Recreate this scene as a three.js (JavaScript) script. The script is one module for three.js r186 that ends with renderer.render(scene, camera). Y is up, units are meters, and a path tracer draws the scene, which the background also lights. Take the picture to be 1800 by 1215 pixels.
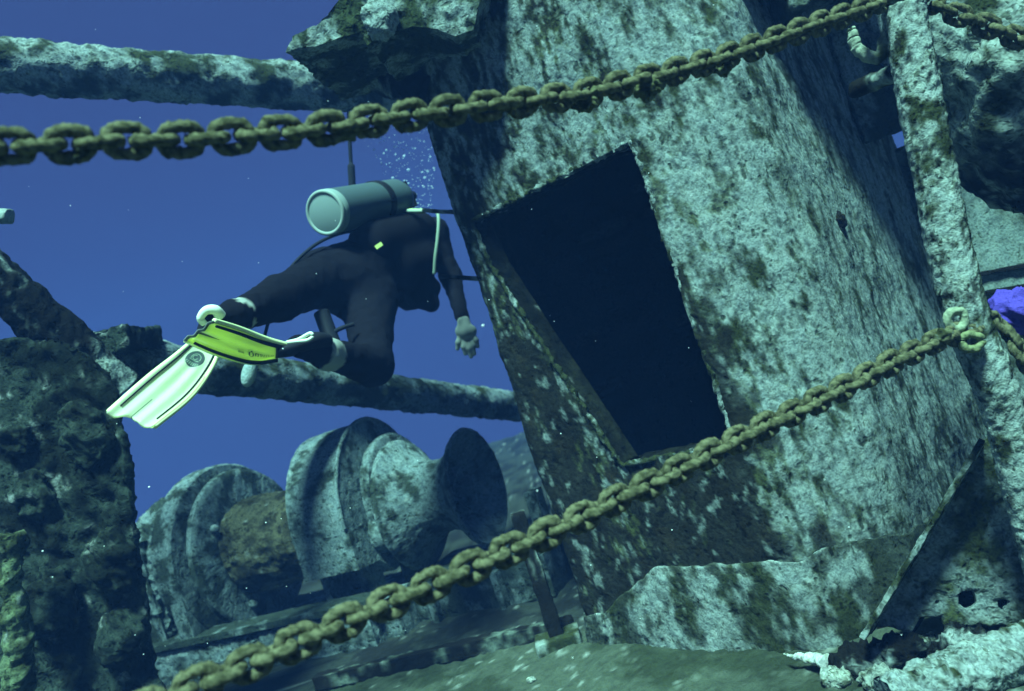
import * as THREE from 'three';
import { createNoise3D } from 'simplex-noise';
import { mergeVertices, mergeGeometries, toCreasedNormals } from 'three/addons/utils/BufferGeometryUtils.js';
import { TessellateModifier } from 'three/addons/modifiers/TessellateModifier.js';
import { MarchingCubes } from 'three/addons/objects/MarchingCubes.js';

// ---------------------------------------------------------------- camera, water light, sun, exposure
const scene = new THREE.Scene();
const FOV = 45, EYE = 1.0, PITCH = 1.5, ROLL = -18;
const camera = new THREE.PerspectiveCamera(FOV, 1024 / 691, 0.05, 200);
camera.position.set(0, EYE, 0);
camera.rotation.order = 'YXZ';
camera.rotation.set(PITCH * Math.PI / 180, 0, ROLL * Math.PI / 180);
camera.updateMatrixWorld(true);
camera.focus = 2.15;
camera.userData.fStop = 3.0;

const renderer = new THREE.WebGLRenderer({ antialias: true });
renderer.toneMapping = THREE.LinearToneMapping;
renderer.toneMappingExposure = 2.6;
renderer.shadowMap.enabled = true;

const smooth = (a, b, x) => { const t = Math.min(1, Math.max(0, (x - a) / (b - a))); return t * t * (3 - 2 * t); };
{ // open water all round: even blue sideways, brighter and greener towards the surface overhead
  const W = 256, H = 128, d = new Float32Array(W * H * 4);
  for (let j = 0; j < H; j++) {
    const el = ((j + 0.5) / H - 0.5) * 180;
    const k = smooth(22, 88, el);
    const c = [0.0150 + 0.008 * k, 0.0275 + 0.045 * k, 0.088 + 0.03 * k];
    for (let i = 0; i < W; i++) d.set([c[0], c[1], c[2], 1], (j * W + i) * 4);
  }
  const sky = new THREE.DataTexture(d, W, H, THREE.RGBAFormat, THREE.FloatType);
  sky.mapping = THREE.EquirectangularReflectionMapping;
  sky.magFilter = sky.minFilter = THREE.LinearFilter;
  sky.needsUpdate = true;
  scene.background = sky; scene.environment = sky;
}
scene.fog = new THREE.FogExp2(new THREE.Color().setRGB(0.14, 0.32, 0.95), 0.015);

const sun = new THREE.DirectionalLight(new THREE.Color().setRGB(0.47, 1.0, 0.91), 4.8);
sun.position.set(-0.5, 10.2, 2.0); sun.target.position.set(0, 0.8, -3);
sun.castShadow = true; sun.shadow.radius = 22; sun.shadow.mapSize.set(2048, 2048);
Object.assign(sun.shadow.camera, { left: -7, right: 7, top: 7, bottom: -7, near: 0.5, far: 30 });
scene.add(sun, sun.target);

// ---------------------------------------------------------------- helpers
const F = 607.5 / Math.tan(FOV * Math.PI / 360);
const [cx, cy, cz] = [new THREE.Vector3(), new THREE.Vector3(), new THREE.Vector3()];
camera.matrixWorld.extractBasis(cx, cy, cz);
const at = (x, y, z) => camera.position.clone().addScaledVector(cz, -z).addScaledVector(cx, (x - 900) / F * z).addScaledVector(cy, (607.5 - y) / F * z);   // where a point of the photograph lies, z metres out
const onDeck = (x, y, h = 0) => { const d = at(x, y, 1).sub(camera.position); return camera.position.clone().addScaledVector(d, (h - EYE) / d.y); };
const V = (x, y, z) => new THREE.Vector3(x, y, z);
let seed = 7;
const rnd = () => { seed = (seed * 1664525 + 1013904223) >>> 0; return seed / 4294967296; };
const n3 = createNoise3D(rnd);
function fbm(x, y, z, o = 4) { let s = 0, a = 0.5; for (let i = 0; i < o; i++) { s += a * n3(x, y, z); x = x * 2.03 + 11.3; y = y * 2.03 + 5.1; z = z * 2.03 + 7.7; a *= 0.5; } return s; }
const mix3 = (a, b, t) => [a[0] + (b[0] - a[0]) * t, a[1] + (b[1] - a[1]) * t, a[2] + (b[2] - a[2]) * t];

const names = {};
function numbered(n) { names[n] = (names[n] ?? -1) + 1; return names[n] ? n + '_' + String(names[n]).padStart(3, '0') : n; }
function thing(name, label, category, base, group) {
  const o = new THREE.Group(); o.name = numbered(name); o.position.copy(base); scene.add(o);
  o.userData = { label, category }; if (group) o.userData.group = group;
  o.updateMatrixWorld(true);
  return o;
}
function part(name, geo, mat, parent, label) {   // geo in world coordinates, moved into the parent's own
  const inv = parent.matrixWorld.clone().invert(); geo.applyMatrix4(inv);
  return local(name, geo, mat, parent, label);
}
function local(name, geo, mat, parent, label) {
  const m = new THREE.Mesh(geo, mat); m.name = name; m.castShadow = m.receiveShadow = true; parent.add(m); m.updateMatrixWorld(true);
  if (label) m.userData.label = label;
  return m;
}

// ---------------------------------------------------------------- growth textures (tile without a seam)
function lattice(per, s) {
  const t = new Float32Array(per * per); let q = s * 7919 + 13;
  for (let i = 0; i < t.length; i++) { q = (q * 1664525 + 1013904223) >>> 0; t[i] = q / 4294967296; }
  return (u, v) => {
    const x = u * per, y = v * per, i = Math.floor(x), j = Math.floor(y), a = x - i, b = y - j;
    const fa = a * a * (3 - 2 * a), fb = b * b * (3 - 2 * b);
    const g = (p, r) => t[((r % per + per) % per) * per + ((p % per + per) % per)];
    return (g(i, j) * (1 - fa) + g(i + 1, j) * fa) * (1 - fb) + (g(i, j + 1) * (1 - fa) + g(i + 1, j + 1) * fa) * fb;
  };
}
function texture(N, f, srgb = false) {
  const d = new Uint8Array(N * N * 4);
  for (let j = 0; j < N; j++) for (let i = 0; i < N; i++) { const c = f(i / N, j / N); d.set([c[0] * 255, c[1] * 255, c[2] * 255, 255].map((x) => Math.max(0, Math.min(255, x))), (j * N + i) * 4); }
  const t = new THREE.DataTexture(d, N, N); t.wrapS = t.wrapT = THREE.RepeatWrapping; t.magFilter = t.minFilter = THREE.LinearFilter; t.needsUpdate = true;
  return t;
}
function growth(s, pits, tall) {   // pale crust pricked with dark pits and short drooping streaks
  const a = lattice(12, s), b = lattice(37, s + 1), c = lattice(96, s + 2), e = lattice(140, s + 3), g = lattice(260, s + 4), w = lattice(23, s + 5);
  const h = (u, v) => {
    const du = (w(u, v) - 0.5) * 0.03, y = v;
    const streak = lat2(s, u + du, y, tall);
    const p = smooth(pits, pits + 0.24, streak * 0.55 + c(u + du, y) * 0.3 + a(u, v) * 0.15 + b(u, v) * 0.12 - 0.06);
    const grain = e(u, v) * 0.5 + g(u, v) * 0.5;
    return [p, grain, b(u, v)];
  };
  const cache = new Map();
  const lat2 = (s, u, v, tall) => { if (!cache.has(tall)) { cache.set(tall, [lattice(64, s + 9), lattice(150, s + 10)]); } const [l, m] = cache.get(tall); return l(u, Math.round(64 / tall) / 64 * v * 1) * 0.6 + m(u, Math.round(150 / tall) / 150 * v) * 0.4; };
  const N = 1024;
  const color = texture(N, (u, v) => {
    const [p, gr, b] = h(u, v); const k = (0.26 + 1.1 * gr) * (1 - 0.68 * p);
    const warm = 0.06 * (b - 0.5);
    return [k * (1 + warm - 0.02 * p), k * (1 + warm * 0.5), k * (1 - warm - 0.12 * p)];
  });
  const bump = texture(N, (u, v) => { const [p, gr] = h(u, v); const k = 0.55 + 0.35 * gr - 0.5 * p; return [k, k, k]; });
  return { color, bump };
}
// vertical streaks need the lattice period to divide v evenly: tall = 2 keeps it whole
const GA = growth(3, 0.58, 2), GB = growth(21, 0.54, 1);
const fuzz = (() => { const a = lattice(60, 51), b = lattice(170, 52), c = lattice(380, 53); const h = (u, v) => a(u, v) * 0.3 + b(u, v) * 0.35 + c(u, v) * 0.35;
  return { color: texture(512, (u, v) => { const k = 0.5 + 0.7 * h(u, v); return [k, k, k * 0.96]; }), bump: texture(512, (u, v) => { const k = h(u, v); return [k, k, k]; }) }; })();
const M = (o) => new THREE.MeshPhysicalMaterial({ roughness: 0.95, specularIntensity: 0.12, ...o });   // under water surfaces mirror far less than in air
const GREY = (k) => new THREE.Color().setRGB(k, k, k);
const crustM = M({ name: 'pale_crust', vertexColors: true, color: GREY(0.62), map: GA.color, bumpMap: GA.bump, bumpScale: 0.004 });
const coarseM = M({ name: 'coarse_crust', vertexColors: true, color: GREY(0.62), map: GB.color, bumpMap: GB.bump, bumpScale: 0.005 });
const fuzzM = M({ name: 'algae_fuzz', vertexColors: true, color: GREY(0.72), map: fuzz.color, bumpMap: fuzz.bump, bumpScale: 0.003, roughness: 1 });
for (const m of [crustM, coarseM]) m.side = THREE.DoubleSide;
const PALE = [0.40, 0.46, 0.42], OLIVE = [0.052, 0.06, 0.024], DARK = [0.015, 0.013, 0.011], MOSS = [0.11, 0.125, 0.045], BROWN = [0.05, 0.04, 0.022], WHITE = [0.66, 0.7, 0.64];

// ---------------------------------------------------------------- encrusted surfaces
function crustPaint({ pale = PALE, dark = OLIVE, bias = 0, f = 4, sy = 0.5, off = 0, specks = 0.42 } = {}) {
  return (p) => {
    const k = smooth(-0.12, 0.30, fbm(p.x * f + off, p.y * f * sy, p.z * f, 5) + bias + 0.35 * fbm(p.x * f * 5, p.y * f * 5 * sy + off, p.z * f * 5, 3));
    let c = mix3(pale, dark, k);
    const s = smooth(0.18, 0.42, fbm(p.x * 26, p.y * 26 * sy + off, p.z * 26, 3));
    c = mix3(c, DARK, s * specks);
    const w = smooth(0.36, 0.52, fbm(p.x * 14 + 40, p.y * 12, p.z * 14 + off, 3));
    return mix3(c, WHITE, w * 0.45 * (1 - k));
  };
}
/** Split to EDGE, roughen by AMP, colour each vertex by PAINT, lay uv in metres / TILE. */
function crust(geo, { edge = 0, amp = 0.006, f = 14, oct = 4, big = 0, bf = 3, paint, tile = 0.9, crease = 0, off = 0, flat = null } = {}) {
  let g = geo;
  if (edge) {
    if (g.index) g = g.toNonIndexed();
    for (const k of Object.keys(g.attributes)) if (k !== 'position') g.deleteAttribute(k);
    g = new TessellateModifier(edge, 14).modify(g);
  }
  for (const k of Object.keys(g.attributes)) if (k !== 'position') g.deleteAttribute(k);
  g = mergeVertices(g, 1e-5);
  g.computeVertexNormals();
  const P = g.attributes.position, Nn = g.attributes.normal, p = V(), n = V();
  for (let i = 0; i < P.count; i++) {
    p.fromBufferAttribute(P, i); n.fromBufferAttribute(Nn, i);
    const k = flat ? flat(p) : 1;
    const d = amp * k * (fbm(p.x * f + off, p.y * f, p.z * f, oct) + 0.5 * Math.max(0, n3(p.x * f * 3, p.y * f * 2 + off, p.z * f * 3))) + (big ? big * fbm(p.x * bf + off, p.y * bf, p.z * bf + 3, 3) : 0);
    P.setXYZ(i, p.x + n.x * d, p.y + n.y * d, p.z + n.z * d);
  }
  g.computeVertexNormals();
  if (paint) {
    const C = new Float32Array(P.count * 3);
    for (let i = 0; i < P.count; i++) { p.fromBufferAttribute(P, i); n.fromBufferAttribute(Nn, i); C.set(paint(p, n), i * 3); }
    g.setAttribute('color', new THREE.BufferAttribute(C, 3));
  }
  g = g.toNonIndexed();
  if (crease) g = toCreasedNormals(g, crease);
  const Q = g.attributes.position, uv = new Float32Array(Q.count * 2), a = V(), b = V(), c = V();
  for (let i = 0; i < Q.count; i += 3) {
    a.fromBufferAttribute(Q, i); b.fromBufferAttribute(Q, i + 1); c.fromBufferAttribute(Q, i + 2);
    n.copy(b).sub(a).cross(c.clone().sub(a)); const ax = Math.abs(n.x), ay = Math.abs(n.y) * 0.8, az = Math.abs(n.z);
    [a, b, c].forEach((q, k) => { const r = ay > ax && ay > az ? [q.x, q.z] : ax > az ? [q.z, q.y] : [q.x, q.y]; uv[(i + k) * 2] = r[0] / tile; uv[(i + k) * 2 + 1] = r[1] / tile; });
  }
  g.setAttribute('uv', new THREE.BufferAttribute(uv, 2));
  return g;
}
/** A tube along points; r is a number or r(t), squash flattens it along the second axis. */
function sweep(pts, r, { nL = 40, nR = 16, closed = false, caps = true, squash = 1, up = V(0, 1, 0), tension = 0.5, straight = false } = {}) {
  const curve = straight ? null : new THREE.CatmullRomCurve3(pts, closed, 'catmullrom', tension);
  const pos = [], idx = [], rows = closed ? nL : nL + 1;
  const pt = (t) => straight ? pts[0].clone().lerp(pts[1], t) : curve.getPointAt(Math.min(1, t));
  const tg = (t) => straight ? pts[1].clone().sub(pts[0]).normalize() : curve.getTangentAt(Math.min(1, t));
  for (let i = 0; i < rows; i++) {
    const t = i / nL, c = pt(t), T = tg(t), B = V().crossVectors(T, Math.abs(T.dot(up)) > 0.97 ? V(1, 0, 0.01) : up).normalize(), Nn = V().crossVectors(B, T).normalize();
    const rr = typeof r === 'function' ? r(t) : r;
    for (let j = 0; j < nR; j++) { const q = j / nR * 2 * Math.PI; const v = c.clone().addScaledVector(B, Math.cos(q) * rr).addScaledVector(Nn, Math.sin(q) * rr * squash); pos.push(v.x, v.y, v.z); }
  }
  for (let i = 0; i < (closed ? nL : nL); i++) for (let j = 0; j < nR; j++) {
    const a = i * nR + j, b = i * nR + (j + 1) % nR, i2 = closed ? (i + 1) % nL : i + 1, c = i2 * nR + j, d = i2 * nR + (j + 1) % nR;
    idx.push(a, b, c, b, d, c);
  }
  if (caps && !closed) for (const [row, t, flip] of [[0, 0, 1], [nL, 1, 0]]) {
    const c = pt(t), k = pos.length / 3; pos.push(c.x, c.y, c.z);
    for (let j = 0; j < nR; j++) { const a = row * nR + j, b = row * nR + (j + 1) % nR; flip ? idx.push(k, b, a) : idx.push(k, a, b); }
  }
  const g = new THREE.BufferGeometry(); g.setAttribute('position', new THREE.Float32BufferAttribute(pos, 3)); g.setIndex(idx); g.computeVertexNormals();
  return g;
}
/** A plate: outline of photo points at distance z, given depth by the vector back. */
function outlined(out, z, back) {
  const pts = out.map(([x, y]) => at(x, y, z)), pos = [], put = (...q) => q.forEach((v) => pos.push(v.x, v.y, v.z));
  for (const [a, b, c] of THREE.ShapeUtils.triangulateShape(out.map(([x, y]) => new THREE.Vector2(x, y)), [])) { put(pts[a], pts[c], pts[b]); put(pts[a].clone().add(back), pts[b].clone().add(back), pts[c].clone().add(back)); }
  pts.forEach((p, i) => { const q = pts[(i + 1) % pts.length]; put(p, q, p.clone().add(back)); put(q, q.clone().add(back), p.clone().add(back)); });
  const g = new THREE.BufferGeometry(); g.setAttribute('position', new THREE.Float32BufferAttribute(pos, 3)); return g;
}
function box(w, h, d, x = 0, y = 0, z = 0) { return new THREE.BoxGeometry(w, h, d).translate(x, y, z); }
function latheX(prof, seg = 72) { return new THREE.LatheGeometry(prof.map(([s, r]) => new THREE.Vector2(r, s)), seg).rotateZ(-Math.PI / 2); }   // turned about x

// ---------------------------------------------------------------- the deck
{
  const line = (a, b, near0, near1, fine, coarse) => { const o = []; let x = a; while (x < b) { o.push(x); x += x > near0 && x < near1 ? fine : coarse; } o.push(b); return o; };
  const xs = line(-9, 9, -1.2, 2.4, 0.018, 0.2), zs = line(-13, 3, -4.2, -1.2, 0.018, 0.2);
  const pos = [], idx = [];
  for (const z of zs) for (const x of xs) pos.push(x, 0, z);
  const w = xs.length;
  for (let j = 0; j < zs.length - 1; j++) for (let i = 0; i < w - 1; i++) { const a = j * w + i; idx.push(a, a + w, a + 1, a + 1, a + w, a + w + 1); }
  const g = new THREE.BufferGeometry(); g.setAttribute('position', new THREE.Float32BufferAttribute(pos, 3)); g.setIndex(idx);
  const paint = crustPaint({ pale: [0.10, 0.115, 0.08], dark: [0.05, 0.06, 0.035], f: 3, sy: 1, specks: 0.3 });
  const ca = onDeck(560, 1212), cb = onDeck(1010, 1112), cn = V(cb.z - ca.z, 0, ca.x - cb.x).normalize();   // beyond the coaming the deck colour is darker
  const darker = crustPaint({ pale: [0.05, 0.055, 0.045], dark: [0.022, 0.022, 0.02], f: 3, sy: 1, specks: 0.3 });
  const both = (p) => mix3(paint(p), darker(p), smooth(-0.03, 0.06, (p.x - ca.x) * cn.x + (p.z - ca.z) * cn.z + 0.06 * fbm(p.x * 5, 0, p.z * 5, 3)));
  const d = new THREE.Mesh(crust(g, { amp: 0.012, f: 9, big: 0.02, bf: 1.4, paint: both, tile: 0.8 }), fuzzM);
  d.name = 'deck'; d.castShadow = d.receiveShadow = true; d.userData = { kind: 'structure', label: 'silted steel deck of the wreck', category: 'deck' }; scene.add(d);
}

// ---------------------------------------------------------------- the hollow mast with its hatch
{
  const L = V(0.0, 0, -2.88), Rr = V(0.51, 0, -2.40);     // ends of the hatch on the left face
  const plan = [[-0.06, 2.94, 0.05], [0.56, 2.352, 0.06], [0.90, 2.40, 0.13], [1.76, 3.38, 0.12], [1.55, 3.75, 0.3], [0.9, 3.8, 0.3], [0.2, 3.5, 0.3]];
  const ring = [];
  plan.forEach(([x, z, r], i) => {
    const a = plan[(i + plan.length - 1) % plan.length], b = plan[(i + 1) % plan.length], q = new THREE.Vector2(x, z);
    const u = new THREE.Vector2(a[0], a[1]).sub(q), v = new THREE.Vector2(b[0], b[1]).sub(q), d = Math.min(r, u.length() * 0.4, v.length() * 0.4);
    const s = q.clone().addScaledVector(u.normalize(), d), e = q.clone().addScaledVector(v.normalize(), d);
    for (let k = 0; k <= 10; k++) { const t = k / 10; ring.push(s.clone().multiplyScalar((1 - t) * (1 - t)).addScaledVector(q, 2 * t * (1 - t)).addScaledVector(e, t * t)); }
  });
  const pathPts = [...ring, ring[0]];
  const samples = [];
  for (let i = 0; i < pathPts.length - 1; i++) {
    const a = pathPts[i], b = pathPts[i + 1], d = a.distanceTo(b), front = (a.y < 3.4), n = Math.max(1, Math.round(d / (front ? 0.0075 : 0.04)));
    for (let k = 0; k < n; k++) samples.push(a.clone().lerp(b, k / n));
  }
  const H0 = -0.02, H1 = 2.3, dy = 0.0078, rows = Math.round((H1 - H0) / dy);
  // hatch outline on the left face: t along it, y above the deck
  const hatch = [[0.0, EYE + 0.525], [1.0, EYE + 0.515], [1.01, EYE - 0.40], [0.42, EYE - 0.40], [0.20, EYE + 0.02], [0.03, EYE + 0.36]];
  const inside = (t, y) => { let c = false; for (let i = 0, j = hatch.length - 1; i < hatch.length; j = i++) { const [xi, yi] = hatch[i], [xj, yj] = hatch[j]; if ((yi > y) !== (yj > y) && t < (xj - xi) * (y - yi) / (yj - yi) + xi) c = !c; } return c; };
  const faceDir = Rr.clone().sub(L), faceLen2 = faceDir.lengthSq(), inward = V(0.48, 0, -0.51).normalize();
  const tOf = (p) => p.clone().sub(L).setY(0).dot(faceDir) / faceLen2;
  const offFace = (p) => p.clone().sub(L).setY(0).dot(inward);
  const base = V(0.6, 0, -2.8);
  const mast = thing('hollow_mast', 'broad encrusted steel mast with a dark open hatch in its left face', 'mast', base);
  const pos = [], idx = [], S = samples.length;
  for (let j = 0; j <= rows; j++) for (const s of samples) pos.push(s.x, H0 + (H1 - H0) * j / rows, -s.y);
  for (let j = 0; j < rows; j++) for (let i = 0; i < S; i++) {
    const a = j * S + i, b = j * S + (i + 1) % S, c = a + S, d = b + S;
    const q = V((samples[i].x + samples[(i + 1) % S].x) / 2, H0 + (H1 - H0) * (j + 0.5) / rows, -(samples[i].y + samples[(i + 1) % S].y) / 2);
    if (Math.abs(offFace(q)) < 0.03 && q.z > -2.95) {
      const t = tOf(q), w = 0.012 * fbm(q.x * 14, q.y * 14, q.z * 14, 3);
      if (inside(t + w, q.y + w)) continue;
    }
    idx.push(a, b, c, b, d, c);
  }
  const g = new THREE.BufferGeometry(); g.setAttribute('position', new THREE.Float32BufferAttribute(pos, 3)); g.setIndex(idx);
  const p0 = crustPaint({ f: 9, sy: 0.45, bias: -0.2, specks: 0.6 });
  const paint = (p, n) => {
    const t = tOf(p), y = p.y - EYE, lw = Math.abs(offFace(p)) < 0.3 && p.z > -3.05 ? smooth(1.22, 1.0, t + 0.22 * fbm(p.x * 6 + 3, p.y * 3, p.z * 6, 4)) : 0, left = lw > 0.5;
    const nz = 0.75 * fbm(p.x * 7, p.y * 3.4, p.z * 7, 5) + 0.75 * fbm(p.x * 26, p.y * 12, p.z * 26, 4);
    let c = p0(p);
    // dark weed: below and round the hatch, along the mast's left corner, and in a belt down the bend on the right
    const wl = 0.10 + 0.60 * smooth(0.3, -0.2, y + 0.1 * n3(p.x * 3, p.y * 2, 2)) + 0.16 * smooth(0.25, 0.0, t);
    const wr = -0.30 + 0.32 * smooth(0.16, 0.0, Math.abs(p.x - 0.93 - 0.06 * n3(p.y * 2, 1, 1))) * smooth(-0.1, 0.25, y) + 0.2 * smooth(1.0, 1.15, p.x) + 0.02 + 0.3 * smooth(-0.45, -0.9, y);
    const weed = wr + (wl - wr) * lw;
    const k = smooth(-0.05, 0.28, nz + weed);
    c = mix3(c, mix3(mix3(OLIVE, MOSS, smooth(0.0, 0.5, n3(p.x * 4, p.y * 3, p.z * 4))), [0.022, 0.019, 0.012], smooth(0.1, 0.45, nz + weed - 0.08)), k * (0.66 + 0.31 * lw));
    c = mix3(c, BROWN, 0.5 * smooth(0.2, 0.5, fbm(p.x * 7 + 9, p.y * 5, p.z * 7, 3)) * smooth(0, 0.3, weed));
    const fleck = smooth(0.27, 0.5, fbm(p.x * 15, p.y * 10, p.z * 15 + 5, 5) + 0.4 * fbm(p.x * 4, p.y * 2, p.z * 4, 2));
    return mix3(c, PALE, 0.75 * fleck * (0.3 + 0.7 * lw));
  };
  part('shell', crust(g, { amp: 0.0034, f: 34, big: 0.014, bf: 3, paint, tile: 1.05 }), crustM, mast);
  // the hatch's returned edges: a strip a hand deep, splayed inwards along its low left side
  const hp = [], hi = []; const per = [];
  hatch.forEach(([t, y], i) => { const [t2, y2] = hatch[(i + 1) % hatch.length]; const n = Math.ceil(Math.hypot((t2 - t) * 0.7, y2 - y) / 0.012); for (let k = 0; k < n; k++) per.push([t + (t2 - t) * k / n, y + (y2 - y) * k / n, i]); });
  const deep = 12;
  per.forEach(([t, y, side]) => { for (let k = 0; k <= deep; k++) { const f = k / deep, slope = side >= 3 ? 0.05 : 0.0; const q = L.clone().addScaledVector(faceDir, t + slope * f * (side >= 3 ? 1 : 0)).addScaledVector(inward, 0.012 + (side >= 3 ? 0.045 : 0.12) * f); hp.push(q.x, y, q.z); } });
  for (let i = 0; i < per.length; i++) for (let k = 0; k < deep; k++) { const a = i * (deep + 1) + k, b = ((i + 1) % per.length) * (deep + 1) + k; hi.push(a, b, a + 1, b, b + 1, a + 1); }
  const hg = new THREE.BufferGeometry(); hg.setAttribute('position', new THREE.Float32BufferAttribute(hp, 3)); hg.setIndex(hi);
  part('hatch_coaming', crust(hg, { amp: 0.008, f: 16, paint: crustPaint({ pale: [0.022, 0.022, 0.013], dark: [0.008, 0.008, 0.006], bias: 0.15, f: 7, specks: 0.7 }), tile: 0.9 }), crustM, mast);  // near-black colour carries the shade of the hollow onto these edges
  const bead = per.filter((_, i) => i % 2 === 0).map(([t, y]) => L.clone().addScaledVector(faceDir, 0.5 + (t - 0.5) * 1.012).addScaledVector(inward, 0.004).setY(1.06 + (y - 1.06) * 1.01));
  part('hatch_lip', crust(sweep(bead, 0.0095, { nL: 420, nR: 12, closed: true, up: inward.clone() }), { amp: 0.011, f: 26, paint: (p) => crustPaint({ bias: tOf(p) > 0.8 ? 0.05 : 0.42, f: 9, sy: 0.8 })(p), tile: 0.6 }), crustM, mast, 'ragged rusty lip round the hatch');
  { // inner side of the plating, coloured near black for the shade inside
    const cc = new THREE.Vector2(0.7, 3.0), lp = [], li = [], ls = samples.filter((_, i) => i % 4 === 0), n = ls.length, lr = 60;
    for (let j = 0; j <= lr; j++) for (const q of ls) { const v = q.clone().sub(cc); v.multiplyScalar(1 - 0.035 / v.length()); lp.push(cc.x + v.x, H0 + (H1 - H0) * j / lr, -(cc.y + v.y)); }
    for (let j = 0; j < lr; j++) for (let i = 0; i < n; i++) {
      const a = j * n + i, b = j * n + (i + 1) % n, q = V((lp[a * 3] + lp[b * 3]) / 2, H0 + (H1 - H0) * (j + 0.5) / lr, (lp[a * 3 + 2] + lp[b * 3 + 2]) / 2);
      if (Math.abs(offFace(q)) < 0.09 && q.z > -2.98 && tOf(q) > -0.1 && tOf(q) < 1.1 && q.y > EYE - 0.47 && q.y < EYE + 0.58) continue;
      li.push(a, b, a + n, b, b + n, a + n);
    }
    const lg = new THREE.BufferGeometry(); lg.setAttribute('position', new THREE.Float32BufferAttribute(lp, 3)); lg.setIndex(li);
    part('inner_plating', crust(lg, { amp: 0.006, f: 12, paint: crustPaint({ pale: [0.03, 0.024, 0.02], dark: [0.014, 0.012, 0.011], f: 4 }) }), crustM, mast, 'inner side of the mast plating, coloured dark for the shade inside');
  }
  // top plate closes the mast
  const topShape = new THREE.Shape(pathPts.map((q) => new THREE.Vector2(q.x, q.y)));
  part('top_plate', crust(new THREE.ExtrudeGeometry(topShape, { depth: 0.03, bevelEnabled: false }).rotateX(-Math.PI / 2).translate(0, H1, 0), { edge: 0.12, amp: 0.006, paint: crustPaint() }), crustM, mast);
  // welded foot ring, pale, a little proud of the shell, with its ragged upper edge
  const fp = [], fi = []; const front = samples.filter((s) => s.x > -0.2 && s.y < 2.99 && s.x < 1.12); const fr = 34;
  const ctr = new THREE.Vector2(0.6, 2.9);
  for (let j = 0; j <= fr; j++) front.forEach((s, i) => { const u = i / front.length, top = 0.10 + 0.15 * smooth(0.05, 0.28, u) - 0.09 * smooth(0.6, 1.0, u) + 0.012 * n3(i * 0.06, 3, 0); const o = s.clone().sub(ctr).normalize().multiplyScalar(j === fr ? 0.0 : 0.007 + 0.02 * (1 - j / fr)); fp.push(s.x + o.x, -0.015 + (top + 0.015) * Math.min(1, j / (fr - 1)), -(s.y + o.y)); });
  for (let j = 0; j < fr; j++) for (let i = 0; i < front.length - 1; i++) { const a = j * front.length + i; fi.push(a, a + 1, a + front.length, a + 1, a + front.length + 1, a + front.length); }
  const fg = new THREE.BufferGeometry(); fg.setAttribute('position', new THREE.Float32BufferAttribute(fp, 3)); fg.setIndex(fi);
  part('foot_ring', crust(fg, { amp: 0.006, f: 18, big: 0.008, paint: (p) => mix3(crustPaint({ bias: -0.06, f: 5, sy: 0.5, off: 4 })(p), [0.05, 0.055, 0.035], 0.9 * smooth(0.1, 0.4, -0.06 + 0.5 * smooth(0.55, 0.85, p.x) + 0.4 * smooth(0.2, -0.05, p.x) + 0.25 * smooth(0.17, 0.24, p.y) + 0.7 * fbm(p.x * 9, p.y * 5, p.z * 9, 4))) }), crustM, mast, 'pale encrusted welded ring round the foot of the mast');
  const pit = at(1475, 388, 2.625);  // dark knob added in place of a rivet hole
  part('rivet_hole_mark', crust(new THREE.SphereGeometry(0.024, 28, 20).scale(0.8, 1.3, 0.8).translate(pit.x, pit.y, pit.z), { amp: 0.008, f: 40, paint: crustPaint({ bias: 0.4, dark: DARK, pale: BROWN, f: 20 }), tile: 0.3 }), fuzzM, mast, 'dark knob standing in for a rivet hole on the right face');
  const pm = crustPaint({ dark: DARK, bias: 0.1 });
  // two short rungs on its far left side
  for (const [x, y] of [[800, 372], [828, 488]]) part('rung', crust(sweep([at(x + 45, y + 4, 3.05), at(x - 55, y - 2, 3.35)], 0.009, { nL: 14, nR: 8, straight: true }), { amp: 0.003, f: 30, paint: pm }), fuzzM, mast);
}

// the ledge that shades the mast's right shoulder from above
{
  const base = V(1.22, 1.9, -2.6);
  const t = thing('overhead_ledge', 'dark overhanging steel ledge on the right shoulder of the mast at the top edge', 'ledge', base);
  part('slab', crust(box(0.66, 0.08, 0.70, 1.29, 1.93, -2.81), { edge: 0.04, amp: 0.012, f: 9, paint: crustPaint({ bias: 0.1 }) }), coarseM, t);
  part('side_web', crust(box(0.36, 0.55, 0.05, 1.62, 1.66, -3.02), { edge: 0.03, amp: 0.012, f: 9, paint: crustPaint({ bias: 0.25 }) }), coarseM, t);
  part('rib', crust(box(0.05, 0.14, 0.4, 1.14, 1.83, -2.68), { edge: 0.03, amp: 0.01, f: 12, paint: crustPaint({ bias: 0.2 }) }), coarseM, t);
}

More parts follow.
